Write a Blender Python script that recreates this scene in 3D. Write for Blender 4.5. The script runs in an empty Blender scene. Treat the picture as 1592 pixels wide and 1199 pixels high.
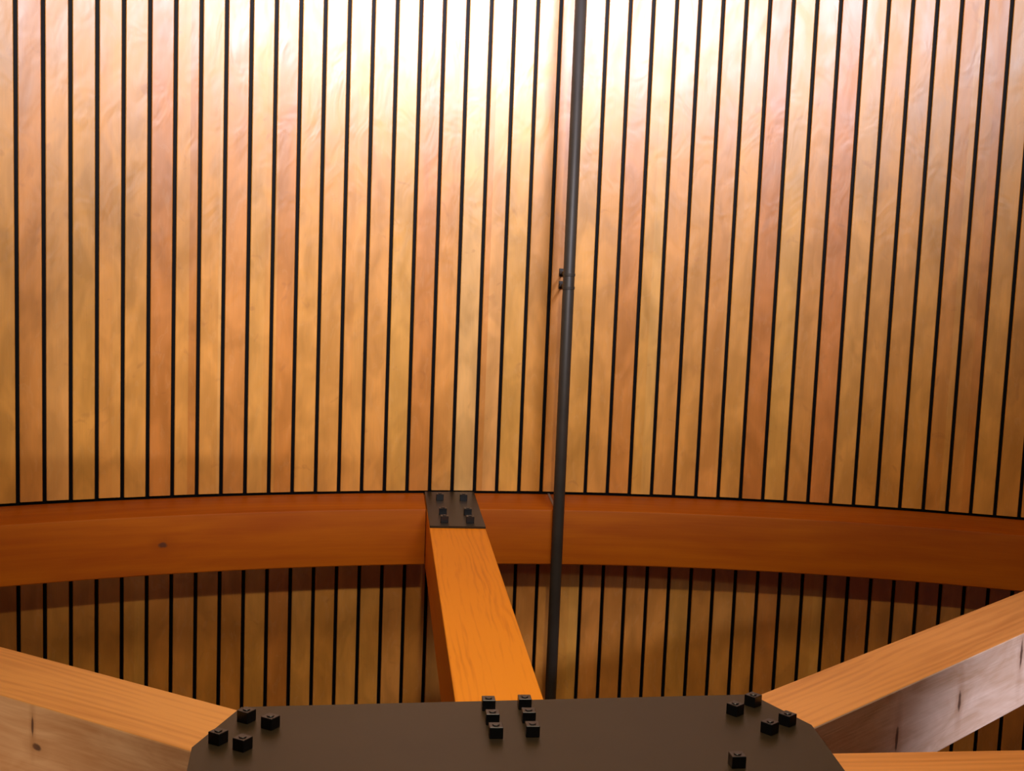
import bpy, bmesh, math, random
from mathutils import Vector, Matrix

sc = bpy.context.scene
COL = sc.collection
Z0 = 5.6                       # eye height above the floor

# ------------------------------------------------------------------ camera
F, PITCH, ROLL = 1956.37, -0.113889, 0.0392204
fw = Vector((0, math.cos(PITCH), math.sin(PITCH)))
r0 = Vector((1, 0, 0)); u0 = r0.cross(fw)
rt = math.cos(ROLL) * r0 + math.sin(ROLL) * u0
up = -math.sin(ROLL) * r0 + math.cos(ROLL) * u0
cd = bpy.data.cameras.new('camera'); cam = bpy.data.objects.new('camera', cd); COL.objects.link(cam)
cd.sensor_width = 36.0; cd.lens = F / 1592 * 36; cd.clip_end = 200
M = Matrix((rt, up, -fw)).transposed().to_4x4(); M.translation = Vector((-1.06658, 0.2925, Z0))
cam.matrix_world = M
sc.camera = cam

# ------------------------------------------------------------------ world, lamps, exposure
w = bpy.data.worlds.new('world'); sc.world = w; w.use_nodes = True
w.node_tree.nodes['Background'].inputs[0].default_value = (0.8, 0.85, 1.0, 1)
w.node_tree.nodes['Background'].inputs[1].default_value = 0.05

def lamp(name, kind, loc, power, color, target=None, **kw):
    l = bpy.data.lights.new(name, kind); l.energy = power; l.color = color
    for k, v in kw.items(): setattr(l, k, v)
    o = bpy.data.objects.new(name, l); COL.objects.link(o); o.location = loc
    if target: o.rotation_euler = (Vector(target) - Vector(loc)).to_track_quat('-Z', 'Y').to_euler()
    return o
# small bright lamp near the room's axis, aimed at the upper wall
lamp('key_lamp', 'SPOT', (-0.75, 0.0, Z0 + 2.5), 840, (1.0, 0.84, 0.62), (-1.3, 8, Z0 + 1.5), spot_size=math.radians(86), spot_blend=1.0, shadow_soft_size=0.09)
lamp('glare_fill', 'SPOT', (-0.9, 0.0, Z0 + 3.2), 3800, (0.70, 0.70, 1.0), (-1.45, 8, Z0 + 2.3), spot_size=math.radians(30), spot_blend=1.0, shadow_soft_size=0.25)  # added spot that whitens the bright patch high on the wall
lamp('gloss_fill', 'AREA', (0.85, -0.2, Z0 + 3.0), 115, (0.88, 0.84, 1.0), (-1.25, 8, Z0 + 2.1), shape='ELLIPSE', size=1.7, size_y=0.7, spread=math.radians(56))  # added area light for the white gloss on the upper boards
lamp('overhead_fill', 'AREA', (-0.9, 3.4, Z0 + 3.3), 84, (1.0, 0.84, 0.62), (-0.9, 3.4, 0), shape='DISK', size=1.6, spread=math.radians(122))  # added overhead fill for the rafters' top faces; the ceiling has no opening
lamp('left_rafter_fill', 'SPOT', (-2.7, 0.2, Z0 - 4.6), 1300, (1.0, 0.86, 0.76), (-2.75, 4.25, Z0 - 2.05), spot_size=math.radians(22), spot_blend=0.9, shadow_soft_size=0.9)  # unseen spot added to brighten the left rafter's side face
lamp('right_rafter_fill', 'SPOT', (5.2, 0.6, Z0 + 0.9), 2300, (0.82, 0.80, 1.0), (1.6, 5.1, Z0 - 2.2), spot_size=math.radians(23), spot_blend=0.8, shadow_soft_size=0.3)  # narrow cool spot added for the right rafter's side face; no window built
lamp('low_fill', 'AREA', (-0.5, -4.0, Z0 - 3.0), 8, (0.75, 0.80, 1.0), (-0.8, 5.0, Z0 - 2.0), shape='RECTANGLE', size=3.0, size_y=1.2)  # weak cool fill added to lift the shade under the ring beam
sc.view_settings.view_transform = 'Standard'; sc.view_settings.look = 'None'
sc.view_settings.gamma = 1.0; sc.view_settings.exposure = 0.0
sc.view_settings.use_curve_mapping = False

# ------------------------------------------------------------------ materials
def nt(name):
    m = bpy.data.materials.new(name); m.use_nodes = True
    return m, m.node_tree, m.node_tree.nodes['Principled BSDF']
def N(t, kind, **kw):
    n = t.nodes.new(kind)
    for k, v in kw.items(): setattr(n, k, v)
    return n
def setin(n, **kw):
    for k, v in kw.items(): n.inputs[k.replace('_', ' ')].default_value = v
def math_(t, op, a, b=None, c=None, clamp=False):
    n = N(t, 'ShaderNodeMath', operation=op, use_clamp=clamp)
    for i, v in enumerate((a, b, c)):
        if v is None: continue
        if isinstance(v, (int, float)): n.inputs[i].default_value = v
        else: t.links.new(v, n.inputs[i])
    return n.outputs[0]
def mixc(t, fac, a, b, blend='MIX'):
    n = N(t, 'ShaderNodeMix', data_type='RGBA', blend_type=blend)
    for sock, v in ((n.inputs[0], fac), (n.inputs[6], a), (n.inputs[7], b)):
        if isinstance(v, (int, float)): sock.default_value = v
        elif isinstance(v, tuple): sock.default_value = (*v, 1)
        else: t.links.new(v, sock)
    return n.outputs[2]
def ramp(t, fac, pts):
    n = N(t, 'ShaderNodeValToRGB'); e = n.color_ramp.elements
    while len(e) < len(pts): e.new(0.5)
    for el, (p, c) in zip(e, pts): el.position = p; el.color = (*c, 1) if len(c) == 3 else c
    t.links.new(fac, n.inputs[0]); return n.outputs[0]
def noise(t, vec, scale, detail=2, rough=0.5, dist=0.0):
    n = N(t, 'ShaderNodeTexNoise'); setin(n, Scale=scale, Detail=detail, Roughness=rough, Distortion=dist)
    t.links.new(vec, n.inputs['Vector']); return n.outputs['Fac']
def vmul(t, vec, s):
    n = N(t, 'ShaderNodeVectorMath', operation='MULTIPLY'); t.links.new(vec, n.inputs[0]); n.inputs[1].default_value = s
    return n.outputs[0]

def board_material(name='maple_boards'):
    m, t, b = nt(name)
    uv = N(t, 'ShaderNodeUVMap', uv_map='UVMap').outputs[0]            # u metres across + 3 per board, v metres up
    at = N(t, 'ShaderNodeAttribute', attribute_name='board')           # r tone, g hue, b split tone
    sp = N(t, 'ShaderNodeSeparateColor'); t.links.new(at.outputs['Color'], sp.inputs[0])
    tone, hue, spl = sp.outputs
    base = ramp(t, tone, [(0.0, (0.50, 0.16, 0.020)), (0.3, (0.57, 0.21, 0.034)), (0.6, (0.64, 0.275, 0.055)), (1.0, (0.72, 0.41, 0.16))])
    pink = mixc(t, 1.0, base, (1.0, 0.98, 1.12), 'MULTIPLY')
    yel = mixc(t, 1.0, base, (0.94, 1.08, 0.8), 'MULTIPLY')
    col = mixc(t, hue, yel, pink)
    # broad clouds running along the board
    cl = noise(t, vmul(t, uv, (6, 1.3, 1)), 1.0, 3, 0.55, 0.6)
    cl = math_(t, 'MULTIPLY_ADD', cl, 0.75, 0.56)
    # soft-edged blotches, several to a board
    bl = noise(t, vmul(t, uv, (8, 3.5, 1)), 1.0, 2, 0.5, 0.7)
    bl = ramp(t, bl, [(0.40, (0, 0, 0)), (0.64, (1, 1, 1))])
    cl = math_(t, 'MULTIPLY_ADD', bl, 0.20, cl)
    col = mixc(t, 1.0, col, N_gray(t, cl), 'MULTIPLY')
    # fine straight grain
    gr = noise(t, vmul(t, uv, (260, 3.5, 1)), 1.0, 3, 0.6, 0.2)
    gr = math_(t, 'MULTIPLY_ADD', gr, 0.22, 0.89)
    col = mixc(t, 1.0, col, N_gray(t, gr), 'MULTIPLY')
    # pale curly flecks and small darker knots
    fl = noise(t, vmul(t, uv, (16, 5, 1)), 1.0, 2, 0.5, 2.2)
    fl = ramp(t, fl, [(0.60, (0, 0, 0)), (0.66, (1, 1, 1)), (0.72, (0.2, 0.2, 0.2))])
    col = mixc(t, math_(t, 'MULTIPLY', fl, 0.08), col, (0.75, 0.5, 0.25))
    kn = noise(t, vmul(t, uv, (9, 8, 1)), 1.0, 2, 0.45, 1.2)
    kn = ramp(t, kn, [(0.66, (0, 0, 0)), (0.78, (1, 1, 1))])
    col = mixc(t, math_(t, 'MULTIPLY', kn, 0.30), col, (0.30, 0.10, 0.02))
    t.links.new(col, b.inputs['Base Color'])
    ro = math_(t, 'MULTIPLY_ADD', cl, 0.20, 0.17)
    t.links.new(ro, b.inputs['Roughness'])
    setin(b, IOR=1.5); b.inputs['Specular IOR Level'].default_value = 0.62
    bp = N(t, 'ShaderNodeBump'); setin(bp, Strength=0.16, Distance=0.02)
    wv = noise(t, vmul(t, uv, (7, 3.5, 1)), 1.0, 2, 0.5, 1.0)
    t.links.new(wv, bp.inputs['Height']); t.links.new(bp.outputs[0], b.inputs['Normal'])
    return m
def N_gray(t, v):
    n = N(t, 'ShaderNodeCombineColor')
    for i in range(3): t.links.new(v, n.inputs[i])
    return n.outputs[0]

def timber_material(name, base, dark, rough=0.45, knots=(), grain=1.0, spec=0.4, side=None):
    """length of the timber runs along u of its UV map; knots = (u, v, length, width)"""
    m, t, b = nt(name)
    uv = N(t, 'ShaderNodeUVMap', uv_map='UVMap').outputs[0]
    big = noise(t, vmul(t, uv, (0.8, 5, 1)), 1.0, 3, 0.6, 0.5)
    line = noise(t, vmul(t, uv, (1.6, 60, 1)), 1.0, 3, 0.6, 0.9)
    wv = N(t, 'ShaderNodeTexWave', wave_type='BANDS', bands_direction='Y'); setin(wv, Scale=8.0 * grain, Distortion=14.0, Detail=3.0)
    wv.inputs['Detail Scale'].default_value = 0.6
    t.links.new(vmul(t, uv, (0.16, 1.0, 1)), wv.inputs['Vector'])
    fac = math_(t, 'ADD', math_(t, 'MULTIPLY', big, 0.7), math_(t, 'MULTIPLY', line, 0.45 * grain))
    fac = math_(t, 'ADD', fac, math_(t, 'MULTIPLY', wv.outputs['Fac'], 0.16 * grain))
    col = ramp(t, fac, [(0.25, dark), (0.75, base)])
    sx = N(t, 'ShaderNodeSeparateXYZ'); t.links.new(uv, sx.inputs[0])
    if side:                       # paler vertical faces: partly sapwood, partly side light put into the colour
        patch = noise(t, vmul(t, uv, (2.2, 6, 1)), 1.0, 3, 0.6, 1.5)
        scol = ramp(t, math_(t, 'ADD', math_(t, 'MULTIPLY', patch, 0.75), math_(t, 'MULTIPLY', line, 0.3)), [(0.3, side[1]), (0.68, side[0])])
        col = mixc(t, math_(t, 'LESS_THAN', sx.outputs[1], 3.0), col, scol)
    if knots:
        wob = math_(t, 'MULTIPLY_ADD', noise(t, vmul(t, uv, (30, 30, 1)), 1.0, 2), 0.9, -0.45)
        for (ku, kv, lu, lv) in knots:
            a = math_(t, 'DIVIDE', math_(t, 'SUBTRACT', sx.outputs[0], ku), lu)
            c = math_(t, 'DIVIDE', math_(t, 'SUBTRACT', sx.outputs[1], kv), lv)
            d = math_(t, 'SQRT', math_(t, 'ADD', math_(t, 'POWER', math_(t, 'ABSOLUTE', a), 2.0), math_(t, 'POWER', math_(t, 'ABSOLUTE', c), 2.0)))
            d = math_(t, 'ADD', d, wob)
            core = ramp(t, d, [(0.55, (1, 1, 1)), (1.0, (0, 0, 0))])
            halo = ramp(t, math_(t, 'MULTIPLY', d, 0.3), [(0.2, (1, 1, 1)), (1.0, (0, 0, 0))])
            col = mixc(t, math_(t, 'MULTIPLY', halo, 0.35), col, tuple(x * 0.7 for x in dark))
            col = mixc(t, math_(t, 'MULTIPLY', core, 0.85), col, (0.07, 0.03, 0.02))
    t.links.new(col, b.inputs['Base Color'])
    setin(b, Roughness=rough); b.inputs['Specular IOR Level'].default_value = spec
    bp = N(t, 'ShaderNodeBump'); setin(bp, Strength=0.15, Distance=0.004)
    t.links.new(line, bp.inputs['Height']); t.links.new(bp.outputs[0], b.inputs['Normal'])
    return m

def plain(name, col, rough, metal=0.0, spec=0.5, var=0.15, scale=8):
    m, t, b = nt(name)
    co = N(t, 'ShaderNodeTexCoord').outputs['Object']
    f = noise(t, co, scale, 4, 0.6)
    c = ramp(t, f, [(0.3, tuple(x * (1 - var) for x in col)), (0.7, tuple(min(1, x * (1 + var)) for x in col))])
    t.links.new(c, b.inputs['Base Color']); setin(b, Roughness=rough, Metallic=metal)
    b.inputs['Specular IOR Level'].default_value = spec
    return m

MB = board_material()
M_RING = timber_material('ring_timber', (0.45, 0.118, 0.002), (0.28, 0.050, 0.0015), 0.5, spec=0.12, grain=0.5, knots=((3.08, 0.17, 0.03, 0.02),))
M_MID = timber_material('middle_rafter_timber', (0.78, 0.27, 0.014), (0.50, 0.13, 0.006), 0.5, spec=0.2, grain=1.4)
M_LEFT = timber_material('left_rafter_timber', (0.70, 0.32, 0.085), (0.45, 0.16, 0.03), 0.45, side=((0.72, 0.40, 0.18), (0.48, 0.20, 0.06)), knots=((0.67, 2.19, 0.022, 0.014), (0.69, 2.26, 0.006, 0.045)))
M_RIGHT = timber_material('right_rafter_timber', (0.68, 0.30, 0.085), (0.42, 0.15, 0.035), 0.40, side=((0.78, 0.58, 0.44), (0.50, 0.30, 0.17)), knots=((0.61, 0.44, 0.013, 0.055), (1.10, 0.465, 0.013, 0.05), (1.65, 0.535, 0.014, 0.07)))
M_LOW = timber_material('lower_rafter_timber', (0.68, 0.28, 0.07), (0.42, 0.15, 0.03), 0.45)
M_STEEL = plain('bronze_painted_steel', (0.021, 0.014, 0.006), 0.42, 0.0, 0.3, 0.12, 3)
M_BOLT = plain('black_bolt_steel', (0.003, 0.004, 0.006), 0.35, 0.0, 0.5)
M_PIPE = plain('dark_grey_pipe_paint', (0.034, 0.029, 0.023), 0.5, 0.0, 0.4)
M_BACK = plain('black_backing_felt', (0.002, 0.002, 0.003), 0.5, 0.0, 0.08)
M_FLOOR = plain('floor_timber', (0.30, 0.17, 0.08), 0.5)
M_CEIL = plain('ceiling_timber', (0.45, 0.28, 0.13), 0.5)
M_ZINC = plain('zinc_hook', (0.25, 0.24, 0.22), 0.4, 0.8)

# ------------------------------------------------------------------ mesh helpers
def link(name, me, mat, parent=None):
    o = bpy.data.objects.new(name, me); COL.objects.link(o)
    if mat: me.materials.append(mat)
    if parent: o.parent = parent
    return o
def tag(o, label=None, cat=None, group=None, kind=None):
    for k, v in (('label', label), ('category', cat), ('group', group), ('kind', kind)):
        if v: o[k] = v
    return o
def finish(bm, name, mat, parent=None, bevel=0.0, seg=2, origin=None):
    bmesh.ops.recalc_face_normals(bm, faces=bm.faces)
    if origin is not None: bmesh.ops.translate(bm, vec=-Vector(origin), verts=bm.verts)
    if bevel: bmesh.ops.bevel(bm, geom=[e for e in bm.edges if e.is_manifold and e.calc_face_angle(0) > 0.5], offset=bevel, segments=seg, profile=0.5, affect='EDGES')
    me = bpy.data.meshes.new(name); bm.to_mesh(me); bm.free()
    o = link(name, me, mat, parent)
    if origin is not None: o.location = origin
    return o
def prism(pts, z0, z1, bm=None):
    bm = bm or bmesh.new()
    a = [bm.verts.new((x, y, z0)) for x, y in pts]; b = [bm.verts.new((x, y, z1)) for x, y in pts]
    bm.faces.new(a); bm.faces.new(b)
    n = len(pts)
    for i in range(n): bm.faces.new((a[i], a[(i + 1) % n], b[(i + 1) % n], b[i]))
    return bm

ZT = Z0 - 1.54438              # top of the timbers
ZB = Z0 - 1.87391              # underside of the timbers
R, RI = 8.0, 7.5514            # boards' face, ring beam's inner face
TH0, DTH = -0.487789, 0.01726517
ZF, ZC = 0.0, Z0 + 3.7         # floor, ceiling

def P(th, r, z): return (r * math.sin(th), r * math.cos(th), z)

# ------------------------------------------------------------------ wall of boards
# tone and hue of the boards read left to right: (tone, hue 0 yellow..1 pink, split: (where, change) or None)
SEEN = {0:(.55,.2,None),1:(.40,.6,None),2:(.66,.55,None),3:(.55,.15,None),4:(.52,.4,(.6,.08)),5:(.55,.3,None),6:(.14,.5,None),
 7:(.50,.3,(.62,-.34)),8:(.56,.4,(.85,.14)),9:(.38,.6,None),10:(.62,.3,(.72,-.1)),11:(.50,.4,(.14,-.3)),12:(.55,.3,None),13:(.56,.4,None),
 14:(.48,.4,(.45,.08)),15:(.52,.45,None),16:(.62,.1,None),17:(.20,.5,None),18:(.44,.5,(.75,.06)),19:(.82,.4,None),20:(.40,.6,(.3,.3)),
 21:(.62,.1,None),22:(.46,.3,None),23:(.30,.5,None),24:(.55,.2,None),25:(.50,.4,None),26:(.24,.5,None),27:(.60,.15,(.5,.08)),
 28:(.50,.5,None),29:(.52,.4,None),30:(.44,.55,(.85,.12)),31:(.52,.3,None),32:(.14,.65,None),33:(.62,.1,None),34:(.50,.5,None),
 35:(.28,.95,None),36:(.62,.35,None),37:(.50,.3,None),38:(.46,.3,None),39:(.50,.2,None),40:(.36,.4,(.7,.2)),41:(.40,.5,(.6,-.15)),
 42:(.60,.3,None),43:(.46,.3,None),44:(.52,.4,None)}
rnd = random.Random(7)
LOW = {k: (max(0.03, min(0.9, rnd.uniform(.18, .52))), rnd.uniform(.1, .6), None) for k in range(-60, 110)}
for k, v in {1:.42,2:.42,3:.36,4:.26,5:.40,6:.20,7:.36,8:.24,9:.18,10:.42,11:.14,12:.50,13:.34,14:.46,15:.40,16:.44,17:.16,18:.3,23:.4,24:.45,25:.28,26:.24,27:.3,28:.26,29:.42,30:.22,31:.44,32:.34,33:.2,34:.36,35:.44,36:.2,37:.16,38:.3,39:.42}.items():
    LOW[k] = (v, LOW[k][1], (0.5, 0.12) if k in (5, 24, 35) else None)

def boards(name, k0, k1, z0, z1, tones, parent=None):
    verts, faces, uvs, cols = [], [], [], []
    gap = 0.155 * DTH; T = 0.020; ch = 0.0035
    for k in range(k0, k1 + 1):
        tc = TH0 + (k - 0.5) * DTH
        tone, hue, split = tones.get(k) or (rnd.uniform(.3, .65), rnd.uniform(.1, .7), None)
        seed = rnd.uniform(0, 40)
        hw = (DTH - gap) / 2; c = ch / R
        secs = []
        prof = [(-hw, R + T), (-hw, R + ch), (-hw + c, R)]
        if split: prof.append((-hw + 2 * hw * split[0], R))
        prof += [(hw - c, R), (hw, R + ch), (hw, R + T)]
        jit = rnd.uniform(-0.0012, 0.0012)
        base = len(verts); n = len(prof)
        for z in (z0 + rnd.uniform(0, .003), z1):
            for (dt, r) in prof: verts.append(P(tc + dt, r + jit, z))
        ring = lambda i: (prof[i][0] * R + k * 3.0 + 500)
        for i in range(n - 1):
            faces.append((base + i, base + i + 1, base + n + i + 1, base + n + i))
            tt = tone
            if split and prof[i][0] >= -hw + 2 * hw * split[0] - 1e-9 : tt = max(0, min(1, tone + split[1]))
            cols += [(tt, hue, 0.0, 1.0)] * 4
            uvs += [(ring(i), z0 + seed), (ring(i + 1), z0 + seed), (ring(i + 1), z1 + seed), (ring(i), z1 + seed)]
        for off, zz in ((0, z0), (n, z1)):
            idx = list(range(base + off, base + off + n))
            faces.append(tuple(idx if off else idx[::-1]))
            cols += [(tone, hue, 0, 1)] * n
            uvs += [(ring(i - base - off), zz + seed) for i in (idx if off else idx[::-1])]
    me = bpy.data.meshes.new(name); me.from_pydata(verts, [], faces)
    uvl = me.uv_layers.new(name='UVMap'); uvl.data.foreach_set('uv', [c for u in uvs for c in u])
    ca = me.color_attributes.new('board', 'FLOAT_COLOR', 'CORNER'); ca.data.foreach_set('color', [c for q in cols for c in q])
    me.update()
    return link(name, me, MB, parent)

def arc_wall(name, t0, t1, ri, ro, z0, z1, mat, parent=None, n=96):
    bm = bmesh.new(); cols = []
    for i in range(n + 1):
        t = t0 + (t1 - t0) * i / n
        cols.append([bm.verts.new(P(t, r, z)) for r, z in ((ri, z0), (ro, z0), (ro, z1), (ri, z1))])
    for a, b in zip(cols, cols[1:]):
        for j in range(4): bm.faces.new((a[j], a[(j + 1) % 4], b[(j + 1) % 4], b[j]))
    bm.faces.new(cols[0]); bm.faces.new(cols[-1])
    return finish(bm, name, mat, parent)

K0, K1 = -46, 103
T0 = TH0 + (K0 - 1) * DTH; T1 = TH0 + K1 * DTH
back = tag(arc_wall('wall_back', T0, T1, R + 0.024, R + 0.12, ZF, ZC, M_BACK), kind='structure')
boards('upper_boards', K0, K1, ZT + 0.014, ZC - 0.002, SEEN, back)
boards('lower_boards', K0, K1, ZF + 0.002, ZT - 0.02, LOW, back)
tag(arc_wall('wall_front', T1, T0 + 2 * math.pi, R + 0.001, R + 0.12, ZF, ZC, plain('plain_timber_panel', (0.40, 0.22, 0.09), 0.5), n=128), kind='structure')
def disc(name, z0, z1, mat):
    return tag(finish(prism([(R * 1.03 * math.cos(2 * math.pi * i / 128), R * 1.03 * math.sin(2 * math.pi * i / 128)) for i in range(128)], z0, z1), name, mat), kind='structure')
disc('floor', ZF - 0.1, ZF, M_FLOOR); disc('ceiling', ZC, ZC + 0.1, M_CEIL)

# ------------------------------------------------------------------ straight timbers
def timber(name, quad, zb, zt, mat, parent=None, bevel=0.006):
    """quad: near-left, far-left, far-right, near-right corners in plan; u runs near -> far"""
    bm = prism(quad, zb, zt)
    bmesh.ops.recalc_face_normals(bm, faces=bm.faces)
    bmesh.ops.bevel(bm, geom=list(bm.edges), offset=bevel, segments=2, profile=0.5, affect='EDGES')
    a = (Vector(quad[0]) + Vector(quad[3])) / 2; c = (Vector(quad[1]) + Vector(quad[2])) / 2
    d = (c - a).normalized(); nrm = Vector((-d.y, d.x))
    uv = bm.loops.layers.uv.new('UVMap')
    for f in bm.faces:
        n = f.normal
        for l in f.loops:
            p = l.vert.co; q = Vector((p.x, p.y)) - a; u = q.dot(d); s = q.dot(nrm)
            if abs(n.z) > 0.6: v = s + 5
            else: v = p.z - zb + (0.3 if n.x * nrm.x + n.y * nrm.y < 0 else 2.0)
            l[uv].uv = (u, v)
    o = (a.x, a.y, zb)
    bmesh.ops.translate(bm, vec=-Vector(o), verts=bm.verts)
    me = bpy.data.meshes.new(name); bm.to_mesh(me); bm.free()
    ob = link(name, me, mat, parent)
    if parent: ob.location = (0, 0, 0)
    else: ob.location = o
    return ob, o

def to_radius(p, d, r):          # travel from p along d to the circle of radius r
    p, d = Vector(p), Vector(d).normalized()
    b = p.dot(d); return p + d * (-b + math.sqrt(b * b - p.dot(p) + r * r))
def rafter(name, pl, pr, ang, mat, label, inset=0.03, zoff=0.0):
    """pl, pr: hub-end corners (left, right seen along the rafter); ang: direction in plan"""
    d = Vector((math.cos(math.radians(ang)), math.sin(math.radians(ang))))
    fl, fr = to_radius(pl, d, R - 0.004), to_radius(pr, d, R - 0.004)
    return tag(timber(name, [tuple(pl), tuple(fl), tuple(fr), tuple(pr)], ZB, ZT + zoff, mat)[0], label, 'beam', None)

# plate outline (plan), far edge first
A = (-1.903, 4.222); B = (-0.192, 4.524); C = (-0.043, 4.260); D = (-0.012, 3.60); E = (-1.977, 3.888); Fp = (-1.865, 3.235)
G = (-0.235, 3.30); H = (-1.60, 3.06)
hub_outline = [A, B, C, D, G, H, Fp, E]

def edge_corner(p, q, s):        # point on segment p-q
    return (p[0] + (q[0] - p[0]) * s, p[1] + (q[1] - p[1]) * s)
# middle rafter: its two side lines continued to the hub's far edge
def on_edge(pt, ang, p, q, back_off):
    d = Vector((math.cos(math.radians(ang)), math.sin(math.radians(ang)))); pt = Vector(pt); p, q = Vector(p), Vector(q)
    e = q - p; n = Vector((-e.y, e.x)).normalized()
    t = (p - pt).dot(n) / d.dot(n)
    x = pt + d * t
    return tuple(x - d * back_off)
BO = 0.06
mid_ang = 95.93
ml = on_edge((-1.478, 6.900), mid_ang, A, B, BO); mr = on_edge((-1.178, 6.953), mid_ang, A, B, BO)
mid_root = bpy.data.objects.new('timber_rafter', None); COL.objects.link(mid_root)
dm = Vector((math.cos(math.radians(mid_ang)), math.sin(math.radians(mid_ang))))
fl, fr = to_radius(ml, dm, R - 0.004), to_radius(mr, dm, R - 0.004)
b_, o_ = timber('beam_body', [ml, tuple(fl), tuple(fr), mr], ZB, ZT, M_MID, mid_root)
mid_root.location = o_
tag(mid_root, 'narrow orange timber rafter in the middle, black bolted plate at its wall end', 'beam')

def bolt(x, y, z, ang, parent, s=0.043, h=0.040):
    """square nut with the round shank end just proud of it"""
    bm = bmesh.new()
    c, sn = math.cos(ang), math.sin(ang)
    q = [(s / 2 * (a * c - b * sn), s / 2 * (a * sn + b * c)) for a, b in ((-1, -1), (1, -1), (1, 1), (-1, 1))]
    prism(q, 0, h - 0.003, bm)
    prism([(0.012 * math.cos(i * math.pi / 6), 0.012 * math.sin(i * math.pi / 6)) for i in range(12)], h - 0.003, h, bm)
    o = finish(bm, 'bolt', M_BOLT, parent, 0.0015, 1)
    o.location = (x, y, z)
    return o

# wall-end plate of the middle rafter
dl = Vector((math.cos(math.radians(mid_ang)), math.sin(math.radians(mid_ang))))
p0, p1 = Vector((-1.478, 6.915)), Vector((-1.178, 6.945))
q1, q0 = to_radius(p1, dl, R - 0.02), to_radius(p0, dl, R - 0.02)
oo = Vector(o_)
epl = prism([tuple(v - oo.xy) for v in (p0, q0, q1, p1)], ZT - oo.z + 0.0005, ZT - oo.z + 0.0125)
ep = finish(epl, 'end_plate', M_STEEL, mid_root, 0.0015, 1); ep['label'] = 'black steel plate bolted over the wall end'
nl = Vector((dl.y, -dl.x))
for i, dist in enumerate((0.09, 0.29, 0.68)):
    for s in (0.082, 0.222):
        v = p0 + dl * dist + nl * s - oo.xy
        bolt(v.x, v.y, ZT - oo.z + 0.0125, math.radians(mid_ang), ep)

right_ang, left_ang, low_ang = 45.0, 152.0, 7.8
rl = on_edge((1.392, 6.108), right_ang, B, C, BO); rr = on_edge((1.114, 5.414), right_ang, B, C, BO)
# side lines: keep a 0.30 m wide timber meeting the visible corners
rl = on_edge(B, right_ang, B, C, BO); rr = on_edge(C, right_ang, B, C, BO)
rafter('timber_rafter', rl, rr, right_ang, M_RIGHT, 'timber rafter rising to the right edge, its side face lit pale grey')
ll = on_edge(E, left_ang, A, E, BO); lr = on_edge(A, left_ang, A, E, BO)
rafter('timber_rafter', ll, lr, left_ang, M_LEFT, 'timber rafter running from the dark hub plate to the left edge')
h0 = (-0.019, 4.066); ld = Vector((math.cos(math.radians(low_ang)), math.sin(math.radians(low_ang)))); ln = Vector((ld.y, -ld.x))
hr = Vector(h0) + ln * 0.30
# this one butts against the right-hand rafter's side
rafter('timber_rafter', on_edge(h0, low_ang, C, D, 0.03), on_edge(tuple(hr), low_ang, C, D, 0.03), low_ang, M_LOW,
       'timber rafter showing only its orange top in the bottom right corner')

# ------------------------------------------------------------------ hub
hub = bpy.data.objects.new('hub_connector', None); COL.objects.link(hub)
hc = Vector((-1.02, 3.75, ZB)); hub.location = hc
tag(hub, 'large dark bronze steel hub plate with bolts where the timber rafters meet', 'connector plate')
cx = sum(p[0] for p in hub_outline) / 8; cy = sum(p[1] for p in hub_outline) / 8
plate = finish(prism([(x - hc.x, y - hc.y) for x, y in hub_outline], ZT - hc.z + 0.0005, ZT - hc.z + 0.0125), 'hub_plate', M_STEEL, hub, 0.0012, 1)
inner = []
for x, y in hub_outline:
    v = Vector((x - cx, y - cy)); v = v * (1 - 0.17 / v.length); inner.append((v.x + cx - hc.x, v.y + cy - hc.y))
finish(prism(inner, 0, ZT - hc.z - 0.001), 'hub_core', M_STEEL, hub, 0.003, 1)
HUB_BOLTS = [(-1.861, 4.106, 62), (-1.777, 4.062, 62), (-1.908, 3.929, 62), (-1.826, 3.889, 62), (-1.103, 4.290, 96), (-1.088, 4.170, 96), (-1.075, 4.061, 96), (-0.984, 4.314, 96), (-0.972, 4.198, 96), (-0.961, 4.083, 96), (-0.207, 4.420, 45), (-0.283, 4.330, 45), (-0.125, 4.257, 45), (-0.198, 4.180, 45), (-0.350, 3.908, 8)]
for x, y, a in HUB_BOLTS: bolt(x - hc.x, y - hc.y, ZT - hc.z + 0.0125, math.radians(a), plate)

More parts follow.
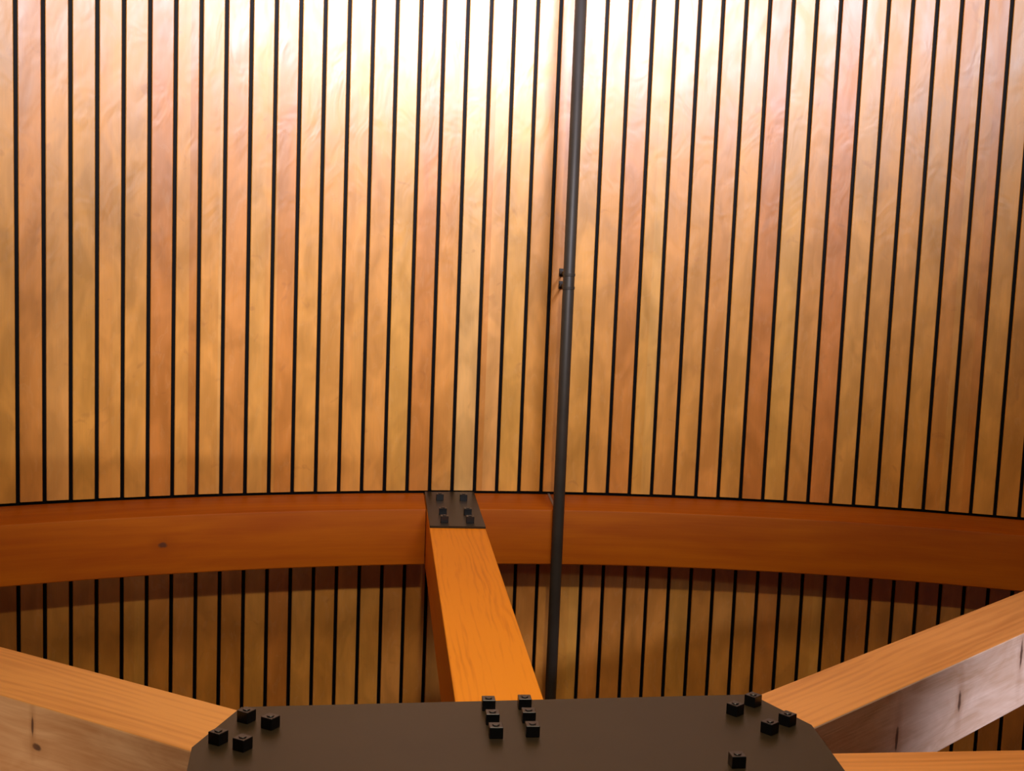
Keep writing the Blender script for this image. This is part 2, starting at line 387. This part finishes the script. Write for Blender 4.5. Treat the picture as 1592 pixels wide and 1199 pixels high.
# ------------------------------------------------------------------ ring beam segments between the rafters
def ring(name, e0, e1, label, u0):
    """e0, e1: functions giving the end angle at a radius, so that the ends lie flush along the rafters"""
    n = 48; bm = bmesh.new(); cols = []; RO = R - 0.004; t0, t1 = e0(R), e1(R)
    ch = 0.012
    prof = [(RI + ch * 0.5, ZB), (RI, ZB + ch * 0.5), (RI, ZT - ch), (RI + ch * .3, ZT - ch * .3), (RI + ch, ZT), (RO, ZT), (RO, ZB)]
    lens = [0]
    for a, b in zip(prof, prof[1:] + prof[:1]): lens.append(lens[-1] + math.hypot(a[0] - b[0], a[1] - b[1]))
    for i in range(n + 1):
        cols.append([bm.verts.new(P(e0(r) + (e1(r) - e0(r)) * i / n, r, z)) for r, z in prof])
    uv = bm.loops.layers.uv.new('UVMap'); m = len(prof)
    for i, (a, b) in enumerate(zip(cols, cols[1:])):
        for j in range(m):
            j2 = (j + 1) % m
            f = bm.faces.new((a[j], a[j2], b[j2], b[j])); f.smooth = True
            us = [u0 + (t1 - t0) * R * k / n for k in (i, i, i + 1, i + 1)]
            for l, u, v in zip(f.loops, us, (lens[j], lens[j + 1], lens[j + 1], lens[j])): l[uv].uv = (u, v)
    for c in (cols[0], cols[-1]): bm.faces.new(c)
    bmesh.ops.recalc_face_normals(bm, faces=bm.faces)
    o = finish(bm, name, M_RING, origin=P((t0 + t1) / 2, (RI + R) / 2, ZB))
    o.data.set_sharp_from_angle(angle=math.radians(35)) if hasattr(o.data, 'set_sharp_from_angle') else None
    return tag(o, label, 'beam')
def side_angle(pt, ang, r):
    v = to_radius(pt, (math.cos(math.radians(ang)), math.sin(math.radians(ang))), r); return math.atan2(v.x, v.y)
def end(pt, ang, gap): return lambda r: side_angle(pt, ang, r) + gap
ring('curved_ring_beam', end(lr, left_ang, 0.0005), end(ml, mid_ang, -0.0005), 'curved timber ring beam along the wall, left of the middle rafter', 3.08 - 8 * (-0.4034 - side_angle(lr, left_ang, R)))
ring('curved_ring_beam', end(mr, mid_ang, 0.0005), end(rl, right_ang, -0.0005), 'curved timber ring beam along the wall, right of the middle rafter and behind the pipe', 20.0)

# ------------------------------------------------------------------ pipe with wall brackets
px, py, pr_ = -0.768, 7.464, 0.033
pipe = bpy.data.objects.new('vertical_pipe', None); COL.objects.link(pipe); pipe.location = (px, py, ZF)
tag(pipe, 'slim dark grey vertical pipe standing in front of the boards and curved beam', 'pipe')
circ = lambda r, n=32: [(r * math.cos(2 * math.pi * i / n), r * math.sin(2 * math.pi * i / n)) for i in range(n)]
bm = prism(circ(pr_), 0.001, ZC - ZF - 0.001)
for f in bm.faces:
    f.smooth = len(f.verts) == 4
finish(bm, 'tube', M_PIPE, pipe)
def bracket(z):
    """clasp round the tube with a short arm back to a small foot on the boards"""
    bm = bmesh.new()
    prism(circ(pr_ + 0.003), z - 0.008, z + 0.008, bm)
    x1, y1 = px - 0.022, math.sqrt(R * R - px * px) - 0.003
    d = (Vector((x1, y1)) - Vector((px, py))); L = d.length; d.normalize(); n = Vector((-d.y, d.x))
    for (a, b, w, h) in ((pr_ * .9, L, 0.005, 0.008), (L - 0.05, L, 0.014, 0.010), (L - 0.008, L, 0.018, 0.024)):
        prism([tuple(d * a + n * w), tuple(d * b + n * w), tuple(d * b - n * w), tuple(d * a - n * w)], z - h, z + h, bm)
    return finish(bm, 'bracket', M_PIPE, pipe, 0.001, 1)
bracket(Z0 - 0.175 - ZF); bracket(Z0 - 0.25 - ZF); bracket(Z0 + 2.4 - ZF)
# pale metal strap lying on the beam beside the pipe
a, b = Vector((-0.815 - px, 7.955 - py)), Vector((-0.79 - px, 7.60 - py))
d = (b - a).normalized(); n = Vector((-d.y, d.x)) * 0.007
strap = finish(prism([tuple(a + n), tuple(b + n), tuple(b - n), tuple(a - n)], ZT - ZF + 0.0005, ZT - ZF + 0.006), 'strap', M_ZINC, pipe)
strap['label'] = 'pale metal strap at the beam'
